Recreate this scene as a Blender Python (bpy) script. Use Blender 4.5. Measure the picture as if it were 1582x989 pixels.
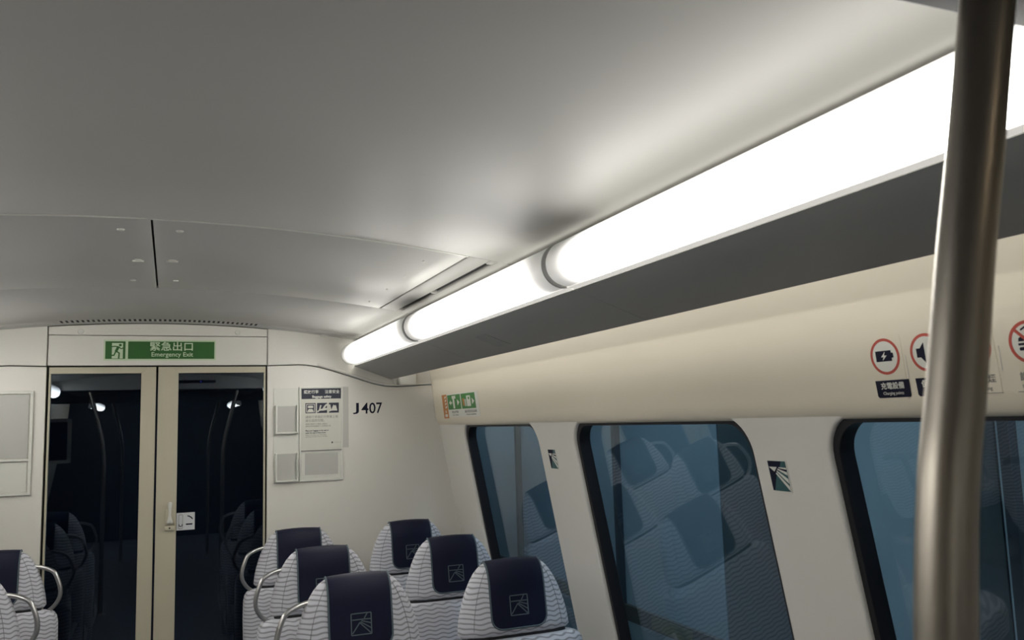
import bpy, bmesh, math, random
from mathutils import Matrix, Vector
random.seed(4)
scn = bpy.context.scene
C = scn.collection
for o in list(bpy.data.objects):
    bpy.data.objects.remove(o)

# ------------------------------------------------------------------ camera
cd = bpy.data.cameras.new('camera')
cam = bpy.data.objects.new('camera', cd)
C.objects.link(cam)
cd.sensor_fit = 'HORIZONTAL'
cd.sensor_width = 36.0
cd.lens = 1290.0 / 1582.0 * 36.0
cd.clip_start = 0.02


def _axes():
    def d(u, v):
        return Vector(((u - 791) / 1290.0, -(v - 494.5) / 1290.0, -1.0))
    fy = d(263, 665).normalized()
    fx = d(4000, 551)
    fx = (fx - fx.dot(fy) * fy).normalized()
    return Matrix((fx, fy, fx.cross(fy)))


cam.matrix_world = Matrix.Translation((0.043, 0.0, 1.63)) @ _axes().to_4x4()
cd.dof.use_dof = True
cd.dof.focus_distance = 3.6
cd.dof.aperture_fstop = 9.0
scn.camera = cam

# ------------------------------------------------------------------ world + exposure
w = bpy.data.worlds.new('world')
scn.world = w
w.use_nodes = True
w.node_tree.nodes['Background'].inputs[0].default_value = (0.02, 0.025, 0.03, 1)
w.node_tree.nodes['Background'].inputs[1].default_value = 0.2
scn.view_settings.view_transform = 'Standard'
scn.view_settings.look = 'None'
scn.view_settings.gamma = 1.0
scn.view_settings.use_curve_mapping = False
scn.view_settings.exposure = 0.0
TUBE = 20.0          # strength of the ceiling light tubes
TRACK = 52.0         # strength of the added lamps outside the windows


# ------------------------------------------------------------------ materials
def mat(name, col, rough=0.5, metal=0.0, noise=0.0, scale=20.0, bump=0.0, spec=0.5, emit=None, es=0.0, coat=0.0):
    m = bpy.data.materials.new(name)
    m.use_nodes = True
    nt = m.node_tree
    b = nt.nodes['Principled BSDF']
    b.inputs['Base Color'].default_value = (*col, 1)
    b.inputs['Roughness'].default_value = rough
    b.inputs['Metallic'].default_value = metal
    b.inputs['Specular IOR Level'].default_value = spec
    b.inputs['Coat Weight'].default_value = coat
    if emit:
        b.inputs['Emission Color'].default_value = (*emit, 1)
        b.inputs['Emission Strength'].default_value = es
    if noise or bump:
        tc = nt.nodes.new('ShaderNodeTexCoord')
        n = nt.nodes.new('ShaderNodeTexNoise')
        n.inputs['Scale'].default_value = scale
        n.inputs['Detail'].default_value = 4
        nt.links.new(tc.outputs['Object'], n.inputs['Vector'])
        if noise:
            r = nt.nodes.new('ShaderNodeMapRange')
            r.inputs[3].default_value = 1 - noise
            r.inputs[4].default_value = 1 + noise
            nt.links.new(n.outputs[0], r.inputs[0])
            mx = nt.nodes.new('ShaderNodeVectorMath')
            mx.operation = 'SCALE'
            mx.inputs[0].default_value = col
            nt.links.new(r.outputs[0], mx.inputs['Scale'])
            nt.links.new(mx.outputs[0], b.inputs['Base Color'])
        if bump:
            bp = nt.nodes.new('ShaderNodeBump')
            bp.inputs['Strength'].default_value = bump
            bp.inputs['Distance'].default_value = 0.002
            nt.links.new(n.outputs[0], bp.inputs['Height'])
            nt.links.new(bp.outputs[0], b.inputs['Normal'])
    return m


def glass(name, tint, refl=1.5, rough=0.0):
    m = bpy.data.materials.new(name)
    m.use_nodes = True
    nt = m.node_tree
    nt.nodes.clear()
    out = nt.nodes.new('ShaderNodeOutputMaterial')
    mix = nt.nodes.new('ShaderNodeMixShader')
    tr = nt.nodes.new('ShaderNodeBsdfTransparent')
    tr.inputs[0].default_value = (*tint, 1)
    gl = nt.nodes.new('ShaderNodeBsdfGlossy')
    gl.inputs['Roughness'].default_value = rough
    gl.inputs['Color'].default_value = (0.86, 0.93, 1.0, 1)
    fr = nt.nodes.new('ShaderNodeFresnel')
    fr.inputs['IOR'].default_value = refl
    geo = nt.nodes.new('ShaderNodeNewGeometry')      # same index from both sides of the thin pane
    iv = nt.nodes.new('ShaderNodeMix')
    iv.inputs[2].default_value = refl
    iv.inputs[3].default_value = 1.0 / refl
    nt.links.new(geo.outputs['Backfacing'], iv.inputs[0])
    nt.links.new(iv.outputs[0], fr.inputs['IOR'])
    nt.links.new(fr.outputs[0], mix.inputs[0])
    nt.links.new(tr.outputs[0], mix.inputs[1])
    nt.links.new(gl.outputs[0], mix.inputs[2])
    nt.links.new(mix.outputs[0], out.inputs[0])
    return m


def fabric():
    """pale grey upholstery with dark wavy lines, in seat coordinates"""
    m = bpy.data.materials.new('wave_fabric')
    m.use_nodes = True
    nt = m.node_tree
    b = nt.nodes['Principled BSDF']
    b.inputs['Roughness'].default_value = 0.9
    b.inputs['Sheen Weight'].default_value = 0.25
    tc = nt.nodes.new('ShaderNodeTexCoord')
    sp = nt.nodes.new('ShaderNodeSeparateXYZ')
    nt.links.new(tc.outputs['Object'], sp.inputs[0])

    def math_(op, a, bb=None):
        n = nt.nodes.new('ShaderNodeMath')
        n.operation = op
        for i, v in enumerate((a, bb)):
            if v is None:
                continue
            if isinstance(v, (int, float)):
                n.inputs[i].default_value = v
            else:
                nt.links.new(v, n.inputs[i])
        return n.outputs[0]
    s = math_('ADD', sp.outputs[0], sp.outputs[1])
    wv = math_('MULTIPLY', math_('SINE', math_('MULTIPLY', s, 2 * math.pi / 0.056)), 0.0027)
    t = math_('DIVIDE', math_('ADD', sp.outputs[2], wv), 0.0165)
    fr = math_('FRACT', t)
    tri = math_('ABSOLUTE', math_('SUBTRACT', fr, 0.5))
    ramp = nt.nodes.new('ShaderNodeValToRGB')
    ramp.color_ramp.elements[0].position = 0.09
    ramp.color_ramp.elements[0].color = (0.27, 0.27, 0.30, 1)
    ramp.color_ramp.elements[1].position = 0.23
    ramp.color_ramp.elements[1].color = (0.57, 0.575, 0.63, 1)
    nt.links.new(tri, ramp.inputs[0])
    nz = nt.nodes.new('ShaderNodeTexNoise')
    nz.inputs['Scale'].default_value = 400
    nt.links.new(tc.outputs['Object'], nz.inputs['Vector'])
    bp = nt.nodes.new('ShaderNodeBump')
    bp.inputs['Strength'].default_value = 0.25
    bp.inputs['Distance'].default_value = 0.001
    nt.links.new(nz.outputs[0], bp.inputs['Height'])
    nt.links.new(bp.outputs[0], b.inputs['Normal'])
    nt.links.new(ramp.outputs[0], b.inputs['Base Color'])
    return m


def tube_mat(strength, L, half=False):
    """opal diffuser: bright along the lamp, weaker over the lamp's end sockets"""
    m = bpy.data.materials.new('opal_diffuser')
    m.use_nodes = True
    nt = m.node_tree
    b = nt.nodes['Principled BSDF']
    b.inputs['Base Color'].default_value = (0.8, 0.8, 0.78, 1)
    b.inputs['Roughness'].default_value = 0.4
    b.inputs['Emission Color'].default_value = (1.0, 0.975, 0.915, 1)
    tc = nt.nodes.new('ShaderNodeTexCoord')
    sp = nt.nodes.new('ShaderNodeSeparateXYZ')
    nt.links.new(tc.outputs['Object'], sp.inputs[0])
    ab = nt.nodes.new('ShaderNodeMath')
    ab.operation = 'MAXIMUM' if half else 'ABSOLUTE'     # half: only the far end has a dim socket
    ab.inputs[1].default_value = 0.0
    nt.links.new(sp.outputs[1], ab.inputs[0])
    mr = nt.nodes.new('ShaderNodeMapRange')
    mr.interpolation_type = 'SMOOTHSTEP'
    mr.inputs[1].default_value = L / 2 - 0.24
    mr.inputs[2].default_value = L / 2 + 0.01
    mr.inputs[3].default_value = 1.0
    mr.inputs[4].default_value = 0.0
    nt.links.new(ab.outputs[0], mr.inputs[0])
    pw = nt.nodes.new('ShaderNodeMath')
    pw.operation = 'POWER'
    pw.inputs[1].default_value = 2.6
    nt.links.new(mr.outputs[0], pw.inputs[0])
    mr2 = nt.nodes.new('ShaderNodeMapRange')
    mr2.inputs[3].default_value = 0.32
    mr2.inputs[4].default_value = strength
    nt.links.new(pw.outputs[0], mr2.inputs[0])
    # emission weakened towards the ceiling side to keep the ceiling from burning out
    mz = nt.nodes.new('ShaderNodeMapRange')
    mz.interpolation_type = 'SMOOTHSTEP'
    mz.inputs[1].default_value = -0.035
    mz.inputs[2].default_value = 0.045
    mz.inputs[3].default_value = 1.0
    mz.inputs[4].default_value = 0.062
    nt.links.new(sp.outputs[2], mz.inputs[0])
    mu = nt.nodes.new('ShaderNodeMath')
    mu.operation = 'MULTIPLY'
    nt.links.new(mr2.outputs[0], mu.inputs[0])
    nt.links.new(mz.outputs[0], mu.inputs[1])
    nt.links.new(mu.outputs[0], b.inputs['Emission Strength'])
    return m


M_ceil = mat('ceiling_paint', (0.50, 0.495, 0.475), rough=0.46, noise=0.012, scale=3, spec=0.22)
M_dark = mat('joint_black', (0.012, 0.012, 0.013), rough=0.8, noise=0.1)
M_wall = mat('wall_laminate', (0.72, 0.70, 0.65), rough=0.42, noise=0.012, scale=6)
M_band = mat('window_band_laminate', (0.74, 0.68, 0.555), rough=0.42, noise=0.012, scale=5)
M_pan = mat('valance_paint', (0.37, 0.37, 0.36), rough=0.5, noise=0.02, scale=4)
M_label = mat('valance_label_grey', (0.285, 0.285, 0.28), rough=0.5, noise=0.02)
M_floor = mat('floor_vinyl', (0.15, 0.16, 0.19), rough=0.5, noise=0.3, scale=60)
M_doorf = mat('door_frame_bronze_paint', (0.50, 0.465, 0.355), rough=0.42, noise=0.02, scale=8)
M_black = mat('window_gasket_black', (0.006, 0.006, 0.009), rough=0.45, noise=0.1)
M_steel = mat('brushed_steel', (0.36, 0.33, 0.29), rough=0.38, metal=1.0, noise=0.04, scale=30)
M_hsteel = mat('handle_steel', (0.50, 0.50, 0.50), rough=0.3, metal=1.0, noise=0.01, scale=10)
M_fab = fabric()
M_navy = mat('navy_leatherette', (0.007, 0.009, 0.026), rough=0.55, bump=0.15, scale=300, noise=0.1, spec=0.18)
M_pipe = mat('slate_piping', (0.075, 0.105, 0.125), rough=0.7, noise=0.1)
M_seam = mat('dark_seam', (0.17, 0.17, 0.19), rough=0.8, noise=0.1)
M_gap = mat('gap_shade_black', (0.02, 0.02, 0.024), rough=0.8, noise=0.1)  # black standing in for the shadow gap under the headrest
M_shell = mat('seat_shell_grey', (0.16, 0.17, 0.18), rough=0.5, noise=0.05)
M_white = mat('sign_white', (0.72, 0.72, 0.66), rough=0.5, noise=0.01)
M_glow = mat('sign_pale_green', (0.56, 0.68, 0.47), rough=0.5, noise=0.01)
M_green = mat('sign_green', (0.022, 0.115, 0.018), rough=0.5, noise=0.02)
M_green2 = mat('sticker_green', (0.05, 0.22, 0.05), rough=0.5, noise=0.02)
M_orange = mat('sticker_orange', (0.52, 0.21, 0.055), rough=0.5, noise=0.02)
M_red = mat('sign_red', (0.46, 0.07, 0.045), rough=0.5, noise=0.02)
M_ink = mat('ink_navy', (0.010, 0.011, 0.027), rough=0.6, noise=0.02, spec=0.15)
M_inkg = mat('ink_grey', (0.17, 0.165, 0.16), rough=0.6, noise=0.02)
M_slate = mat('notice_slate', (0.045, 0.05, 0.07), rough=0.6, noise=0.02, spec=0.2)
M_teal = mat('emblem_teal', (0.03, 0.10, 0.105), rough=0.45, noise=0.02)
M_paper = mat('poster_paper', (0.60, 0.60, 0.53), rough=0.6, noise=0.01)
M_frame = mat('holder_plastic', (0.66, 0.66, 0.61), rough=0.4, noise=0.01)
M_pocket = mat('pocket_grey', (0.47, 0.47, 0.44), rough=0.45, noise=0.01)
M_sash = mat('door_sticker_paper', (0.60, 0.62, 0.64), rough=0.5, noise=0.01)
M_win = glass('window_glass', (0.72, 0.79, 0.83), 1.7)
M_dglass = glass('door_glass', (0.55, 0.66, 0.76), 1.6)
M_blue = mat('screen_blue', (0.24, 0.33, 0.39), rough=0.5, noise=0.04, scale=2)
M_blued = mat('screen_teal_dark', (0.05, 0.075, 0.085), rough=0.5, noise=0.05, scale=3)
M_bluel = mat('screen_pale', (0.36, 0.47, 0.53), rough=0.5, noise=0.04, scale=2)
M_mull = mat('mullion_dark', (0.02, 0.03, 0.04), rough=0.5, noise=0.05)
M_rail = mat('platform_rail', (0.05, 0.055, 0.045), rough=0.6, noise=0.3, scale=12)
M_tape = mat('platform_tape', (0.12, 0.125, 0.06), rough=0.6, noise=0.3, scale=25)
M_gang = mat('gangway_navy', (0.03, 0.04, 0.07), rough=0.6, noise=0.1)
M_tunnel = mat('tunnel_concrete', (0.05, 0.055, 0.06), rough=0.9, noise=0.2, scale=3)
M_led = mat('blue_led', (0.02, 0.02, 0.3), emit=(0.12, 0.12, 1.0), es=6.0)
M_rear = mat('rear_opal', (0.8, 0.8, 0.78), rough=0.4, emit=(1.0, 0.975, 0.915), es=5.0)
M_lip = mat('lip_added_glow', (0.75, 0.74, 0.70), rough=0.4, emit=(1.0, 0.97, 0.9), es=0.55)  # weak glow added so the shaded lip does not render as a dark line
M_lampout = mat('screen_fill_tube', (0.8, 0.85, 0.9), emit=(0.72, 0.88, 1.0), es=TRACK)
M_beam = mat('bulkhead_shade', (0.035, 0.035, 0.04), rough=0.7, noise=0.02, spec=0.1)  # colour darkened to stand for the beam's backlit shade
M_vent = mat('vent_grey', (0.36, 0.36, 0.35), rough=0.5, noise=0.02)


# ------------------------------------------------------------------ mesh helpers
def finish(me, M=None, smooth=None):
    if M is not None:
        me.transform(M)
        if M.to_3x3().determinant() < 0:
            me.flip_normals()
    if smooth is not None:
        me.shade_smooth()
        me.set_sharp_from_angle(angle=math.radians(smooth))
    me.update()
    return me


def link(name, me, m=None, parent=None, loc=None):
    o = bpy.data.objects.new(name, me)
    if me is not None and m is not None:
        me.materials.clear()
        me.materials.append(m)
    C.objects.link(o)
    if parent:
        o.parent = parent
    if loc is not None:
        o.location = loc
    return o


def tag(o, label, cat, group=None):
    o['label'] = label
    o['category'] = cat
    if group:
        o['group'] = group
    return o


def struct(o, label=None):
    o['kind'] = 'structure'
    if label:
        o['label'] = label
    return o


def empty(name, loc=(0, 0, 0)):
    o = bpy.data.objects.new(name, None)
    o.empty_display_size = 0.1
    o.location = loc
    C.objects.link(o)
    return o


def box_me(x0, x1, y0, y1, z0, z1, bev=0.0, M=None, seg=2):
    bm = bmesh.new()
    bmesh.ops.create_cube(bm, size=1)
    bmesh.ops.scale(bm, vec=(x1 - x0, y1 - y0, z1 - z0), verts=bm.verts)
    bmesh.ops.translate(bm, vec=((x0 + x1) / 2, (y0 + y1) / 2, (z0 + z1) / 2), verts=bm.verts)
    if bev:
        bmesh.ops.bevel(bm, geom=bm.edges[:], offset=bev, segments=seg, profile=0.5, affect='EDGES')
    me = bpy.data.meshes.new('box')
    bm.to_mesh(me)
    bm.free()
    return finish(me, M, 40 if bev else None)


def plate_me(loops, depth, bevel=0.0, M=None, smooth=35):
    """flat plate with holes; its face at local z = 0, body behind (z < 0)"""
    cu = bpy.data.curves.new('plate', 'CURVE')
    cu.dimensions = '2D'
    cu.fill_mode = 'BOTH'
    cu.extrude = max(depth / 2 - bevel, 0.00005)
    cu.bevel_depth = bevel
    cu.bevel_resolution = 2
    cu.offset = -bevel
    for lp in loops:
        s = cu.splines.new('POLY')
        s.points.add(len(lp) - 1)
        for p, q in zip(s.points, lp):
            p.co = (q[0], q[1], 0, 1)
        s.use_cyclic_u = True
    t = bpy.data.objects.new('tmp', cu)
    me = bpy.data.meshes.new_from_object(t)
    bpy.data.objects.remove(t)
    bpy.data.curves.remove(cu)
    me.transform(Matrix.Translation((0, 0, -depth / 2)))
    return finish(me, M, smooth)


def holed_me(outer, holes, depth, bev, M):
    """plate with rounded hole edges, face at local z = 0"""
    from mathutils.geometry import tessellate_polygon
    def grow(lp, d):
        out = []
        n = len(lp)
        for i in range(n):
            a, b = Vector(lp[i - 1]), Vector(lp[(i + 1) % n])
            t = (b - a).normalized()
            out.append((lp[i][0] + t.y * d, lp[i][1] - t.x * d))
        return out
    bm = bmesh.new()
    loops = [outer] + [grow(h, bev) for h in holes]
    vs = [[bm.verts.new((x, y, 0)) for x, y in lp] for lp in loops]
    flat = [v for l in vs for v in l]
    for tri in tessellate_polygon([[Vector((x, y, 0)) for x, y in lp] for lp in loops]):
        f = [flat[i] for i in tri]
        if (f[1].co - f[0].co).cross(f[2].co - f[0].co).z < 0:
            f.reverse()
        bm.faces.new(f)
    for k, h in enumerate(holes):
        prev = vs[k + 1]
        for a in (22.5, 45, 67.5, 90, None):
            g = grow(h, bev * (1 - math.sin(math.radians(a)))) if a is not None else h
            z = -bev * (1 - math.cos(math.radians(a))) if a is not None else -depth
            cur = [bm.verts.new((x, y, z)) for x, y in g]
            for i in range(len(cur)):
                j = (i + 1) % len(cur)
                bm.faces.new((prev[i], prev[j], cur[j], cur[i]))
            prev = cur
    me = bpy.data.meshes.new('panel')
    bm.to_mesh(me)
    bm.free()
    return finish(me, M, 35)


def text_me(body, size, M, depth=0.0004, align='CENTER', bold=0.0, sx=1.0):
    cu = bpy.data.curves.new('text', 'FONT')
    cu.body = body
    cu.size = size
    cu.align_x = align
    cu.align_y = 'CENTER'
    cu.extrude = depth
    cu.offset = bold
    cu.resolution_u = 3
    t = bpy.data.objects.new('tmp', cu)
    me = bpy.data.meshes.new_from_object(t)
    bpy.data.objects.remove(t)
    bpy.data.curves.remove(cu)
    if sx != 1.0:
        me.transform(Matrix.Diagonal((sx, 1, 1, 1)))
    return finish(me, M)


def rect(x0, x1, y0, y1):
    return [(x0, y0), (x1, y0), (x1, y1), (x0, y1)]


def rrect(x0, x1, y0, y1, r, n=8):
    pts = []
    for cx, cy, a0 in ((x1 - r, y0 + r, -90), (x1 - r, y1 - r, 0), (x0 + r, y1 - r, 90), (x0 + r, y0 + r, 180)):
        for i in range(n + 1):
            a = math.radians(a0 + 90 * i / n)
            pts.append((cx + r * math.cos(a), cy + r * math.sin(a)))
    return pts


def circ(cx, cy, r, n=40):
    return [(cx + r * math.cos(2 * math.pi * i / n), cy + r * math.sin(2 * math.pi * i / n)) for i in range(n)]


def extrude_me(prof, y0, y1, closed=False, M=None, smooth=30, ny=1, caps=False):
    """profile in (x, z) swept along y"""
    vs, fs = [], []
    n = len(prof)
    for j in range(ny + 1):
        y = y0 + (y1 - y0) * j / ny
        vs += [(p[0], y, p[1]) for p in prof]
    for j in range(ny):
        for i in range(n if closed else n - 1):
            a, b = j * n + i, j * n + (i + 1) % n
            fs.append((a, a + n, b + n, b))
    if caps:
        fs.append(tuple(range(n)))
        fs.append(tuple(reversed(range(ny * n, ny * n + n))))
    me = bpy.data.meshes.new('ext')
    me.from_pydata(vs, [], fs)
    bm = bmesh.new()
    bm.from_mesh(me)
    if closed and caps:
        bmesh.ops.recalc_face_normals(bm, faces=bm.faces)
    bm.to_mesh(me)
    bm.free()
    return finish(me, M, smooth)


def tube_me(pts, r, n=10, closed=False, M=None):
    pts = [Vector(p) for p in pts]
    vs, fs = [], []
    N = len(pts)
    up = None
    for i, p in enumerate(pts):
        a = pts[(i - 1) % N] if (closed or i > 0) else p
        b = pts[(i + 1) % N] if (closed or i < N - 1) else p
        t = (b - a).normalized()
        if up is None:
            up = t.orthogonal().normalized()
        up = (up - up.dot(t) * t).normalized()
        s = t.cross(up)
        for k in range(n):
            an = 2 * math.pi * k / n
            vs.append(p + r * (math.cos(an) * up + math.sin(an) * s))
    for i in range(N if closed else N - 1):
        for k in range(n):
            a, b = i * n + k, i * n + (k + 1) % n
            c, d = ((i + 1) % N) * n + (k + 1) % n, ((i + 1) % N) * n + k
            fs.append((a, b, c, d))
    if not closed:
        fs.append(tuple(reversed(range(n))))
        fs.append(tuple(range((N - 1) * n, N * n)))
    me = bpy.data.meshes.new('tube')
    me.from_pydata([tuple(v) for v in vs], [], fs)
    return finish(me, M, 50)


def smooth_path(ctrl, n=8):
    P = [Vector(c) for c in ctrl]
    P = [2 * P[0] - P[1]] + P + [2 * P[-1] - P[-2]]
    out = []
    for i in range(1, len(P) - 2):
        for k in range(n):
            t = k / n
            a, b, c, d = P[i - 1], P[i], P[i + 1], P[i + 2]
            out.append(0.5 * ((2 * b) + (c - a) * t + (2 * a - 5 * b + 4 * c - d) * t * t + (3 * b - a - 3 * c + d) * t ** 3))
    out.append(P[-2])
    return out


def loft_me(rings, cap=True, smooth=50, M=None):
    n = len(rings[0])
    vs = [tuple(p) for r in rings for p in r]
    fs = []
    for j in range(len(rings) - 1):
        for i in range(n):
            a, b = j * n + i, j * n + (i + 1) % n
            fs.append((a, b, b + n, a + n))
    if cap:
        fs.append(tuple(reversed(range(n))))
        fs.append(tuple(range((len(rings) - 1) * n, len(rings) * n)))
    me = bpy.data.meshes.new('loft')
    me.from_pydata(vs, [], fs)
    bm = bmesh.new()
    bm.from_mesh(me)
    bmesh.ops.recalc_face_normals(bm, faces=bm.faces)
    bm.to_mesh(me)
    bm.free()
    return finish(me, M, smooth)


END = 4.5


def endM(y=END):            # local x right, y up, z towards the saloon
    return Matrix(((1, 0, 0, 0), (0, 0, -1, y), (0, 1, 0, 0), (0, 0, 0, 1)))


def bandM(x=1.405):         # on the right wall, local x towards the camera, y up, z into the saloon
    return Matrix(((0, 0, -1, x), (-1, 0, 0, 0), (0, 1, 0, 0), (0, 0, 0, 1)))


TILT = math.atan2(0.117, 0.62)
PX, PZ = 1.43, 1.62         # top line of the sloping window panel


def slopeM():
    c, s = math.cos(TILT), math.sin(TILT)
    return Matrix(((0, -s, -c, PX), (-1, 0, 0, 0), (0, c, -s, PZ), (0, 0, 0, 1)))


MIR = Matrix.Diagonal((-1, 1, 1, 1))


def zc(x):
    return 2.162 - 0.083 * x * x


# ------------------------------------------------------------------ shell
FLOOR0, BACK = 0.0, -5.2
struct(link('floor', box_me(-1.75, 1.75, BACK, END + 0.06, -0.05, 0.0), M_floor), 'dark speckled vinyl floor of the carriage')

# ceiling: a dark backing and the vaulted panels below it
def vault_bm(bm, x0, x1, y0, y1, dz=0.0, t=0.008, ch=0.003, ny=2):
    nx = max(2, int(abs(x1 - x0) / 0.06))
    xs = [x0, x0 + ch] + [x0 + (x1 - x0) * i / nx for i in range(1, nx)] + [x1 - ch, x1]
    ys = [y0, y0 + ch] + [y0 + (y1 - y0) * i / ny for i in range(1, ny)] + [y1 - ch, y1]
    g = []
    for j, y in enumerate(ys):
        row = []
        for i, x in enumerate(xs):
            e = ch if (i in (0, len(xs) - 1) or j in (0, len(ys) - 1)) else 0
            row.append(bm.verts.new((x, y, zc(x) + dz + e)))
        g.append(row)
    for j in range(len(ys) - 1):
        for i in range(len(xs) - 1):
            bm.faces.new((g[j][i], g[j + 1][i], g[j + 1][i + 1], g[j][i + 1]))
    edge = [(g[0][i], g[0][i + 1]) for i in range(len(xs) - 1)] + [(g[j][-1], g[j + 1][-1]) for j in range(len(ys) - 1)] + \
           [(g[-1][i + 1], g[-1][i]) for i in range(len(xs) - 1)] + [(g[j + 1][0], g[j][0]) for j in range(len(ys) - 1)]
    top = {}
    for a, b in edge:
        for v in (a, b):
            if v not in top:
                top[v] = bm.verts.new((v.co.x, v.co.y, v.co.z + t))
        bm.faces.new((a, b, top[b], top[a]))


def vault_me(*patches):
    bm = bmesh.new()
    for p in patches:
        vault_bm(bm, *p)
    me = bpy.data.meshes.new('vault')
    bm.to_mesh(me)
    bm.free()
    return finish(me, None, 50)


ceiling = struct(link('ceiling', extrude_me([(-1.03 + 2.06 * i / 24, zc(-1.03 + 2.06 * i / 24) + 0.016) for i in range(25)], BACK, END + 0.02), M_dark),
                 'grey vaulted carriage ceiling')
J1, J2, HX = 2.250, 3.372, 0.835
CX = 1.02
link('ceiling_panel', vault_me((-CX, CX, 0.545, J1 - 0.003)), M_ceil, ceiling)
hL = link('ceiling_hatch', vault_me((-HX, -0.0125, J1 + 0.002, J2 - 0.002)), M_ceil, ceiling)
hR = link('ceiling_hatch', vault_me((-0.0075, HX, J1 + 0.002, J2 - 0.002)), M_ceil, ceiling)
SL0, SL1 = 0.905, 0.928
for s in (1, -1):
    def X(a, b):
        return (a, b) if s > 0 else (-b, -a)
    st = link('ceiling_panel', vault_me((*X(HX + 0.004, SL0), J1 + 0.002, J2 - 0.001), (*X(SL1, CX), J1 + 0.002, J2 - 0.001),
                                        (*X(SL0, SL1), J1 + 0.002, 2.30), (*X(SL0, SL1), 2.855, 2.875), (*X(SL0, SL1), 3.32, J2 - 0.001)), M_ceil, ceiling)
    me = extrude_me([(SL0 - .01, zc(.93) + 0.012), (SL1 + .01, zc(.93) + 0.012)], 2.29, 3.33)
    if s < 0:
        me.transform(MIR)
    v = link('air_slot', me, M_dark, st)
    v['label'] = 'dark slotted air outlet beside the light'
VY0, VY1 = 4.33, 4.425
link('ceiling_panel', vault_me((-CX, CX, J2 + 0.001, VY0), (-CX, -0.447, VY0, VY1), (0.447, CX, VY0, VY1), (-CX, CX, VY1, END + 0.015)), M_ceil, ceiling)
link('vent_back', extrude_me([(-0.45 + 0.9 * i / 20, zc(-0.45 + 0.9 * i / 20) + 0.0025) for i in range(21)], VY0, VY1), M_dark, ceiling)
link('joint_trim', vault_me((-CX, HX, J1 - 0.003, J1 + 0.0035, -0.0022, 0.004, 0.0012)), M_frame, ceiling)
NB = 40                      # the row of small vent slots above the door header
for i in range(NB + 1):
    x = -0.447 + 0.894 * i / NB
    link('vent_bar', box_me(x - 0.0055, x + 0.0055, VY0 - 0.004, VY1 + 0.004, zc(x) + 0.0002, zc(x) + 0.0022), M_ceil, ceiling)
link('ceiling_panel', vault_me((-CX, CX, -2.9, 0.415)), M_ceil, ceiling)
link('ceiling_panel', vault_me((-CX, CX, BACK, -3.05)), M_ceil, ceiling)

# little fasteners and latches on the hatches
for (x, y, big) in ((-0.087, 2.385, 0), (0.058, 2.37, 0), (-0.059, 2.81, 1), (0.040, 2.797, 1), (-0.088, 3.196, 0), (0.053, 3.182, 0), (0.745, 2.40, 2), (0.755, 2.66, 2), (0.76, 2.93, 2), (0.765, 3.24, 2)):
    r = (0.011, 0.013, 0.004)[big]
    par = hL if x < 0 else hR
    bm = bmesh.new()
    bmesh.ops.create_cone(bm, cap_ends=True, segments=16, radius1=r * 0.75, radius2=r, depth=0.005)
    if big == 1:
        g = bmesh.ops.create_cube(bm, size=1)['verts']
        bmesh.ops.scale(bm, vec=(0.034, 0.007, 0.005), verts=g)
        bmesh.ops.translate(bm, vec=(0, 0.006, -0.002), verts=g)
    me = bpy.data.meshes.new('fastener')
    bm.to_mesh(me)
    bm.free()
    me.transform(Matrix.Translation((x, y, zc(x) - 0.001)))
    link('fastener', me, M_frame, par)

link('ceiling_clip', box_me(0.775, 0.81, 4.455, 4.475, zc(0.79) - 0.009, zc(0.79) + 0.004, 0.002), M_frame, ceiling)
# roof and sides above the lights, closing the shell
struct(link('wall_roof', box_me(-1.75, 1.75, BACK, END + 0.06, 2.24, 2.28), M_dark))

# ------------------------------------------------------------------ side walls
WINS = [(4.108, 3.176), (2.842, 1.804), (1.526, 0.49)]
LAB_SIDE = {1: 'right', -1: 'left'}
BANDP = [(1.365, 2.22), (1.366, 2.06), (1.372, 1.98), (1.380, 1.92), (1.3875, 1.86), (1.3925, 1.82), (1.396, 1.79), (1.403, 1.73), (1.4112, 1.66), (1.4133, 1.648),
         (1.4168, 1.637), (1.4218, 1.6265), (1.428, 1.618), (1.436, 1.612), (1.446, 1.609), (1.48, 1.609), (1.50, 1.66), (1.50, 2.22)]


def wall_side(s):
    M0 = Matrix.Identity(4) if s > 0 else MIR
    name = LAB_SIDE[s]
    M = M0 @ slopeM()
    holes = [rrect(-a, -b, -1.02, -0.002, 0.10, 10) for a, b in WINS]
    outer = [(-END - 0.03, 0.02), (-END - 0.03, -1.665), (-BACK, -1.665), (-BACK, 0.02)]
    wl = struct(link('wall_' + name, holed_me(outer, holes, 0.016, 0.009, M), M_wall), 'cream sloping wall panel between the windows on the ' + name)
    bd = link('window_band', extrude_me(BANDP, BACK, END - 0.002, True, M0, 35, 1, True), M_band, wl)
    bd['label'] = 'cream wall band above the windows'
    for i, (a, b) in enumerate(WINS):
        k = i + 1 + (0 if s > 0 else 3)
        ho = rrect(-a - 0.02, -b + 0.02, -1.04, 0.018, 0.12, 10)
        hi = rrect(-a + 0.018, -b - 0.018, -0.995, -0.022, 0.085, 10)
        wf = struct(link('window_%d' % k, plate_me([ho, hi], 0.046, 0.002, M @ Matrix.Translation((0, 0, -0.0125))), M_black),
                    'carriage window with black rubber surround on the ' + name)
        pn = link('pane', plate_me([rrect(-a - 0.01, -b + 0.01, -1.03, 0.008, 0.11, 6)], 0.004, 0, M @ Matrix.Translation((0, 0, -0.060))), M_win, wf)
        pn['label'] = 'tinted window glass'
    return wl


wall_side(1)
wall_side(-1)

# ------------------------------------------------------------------ light tubes, housing and valance along each side
LC, LR = (0.928, 2.002), 0.055
JOINTS = [0.55, 1.816, 3.147, 4.425]


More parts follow.
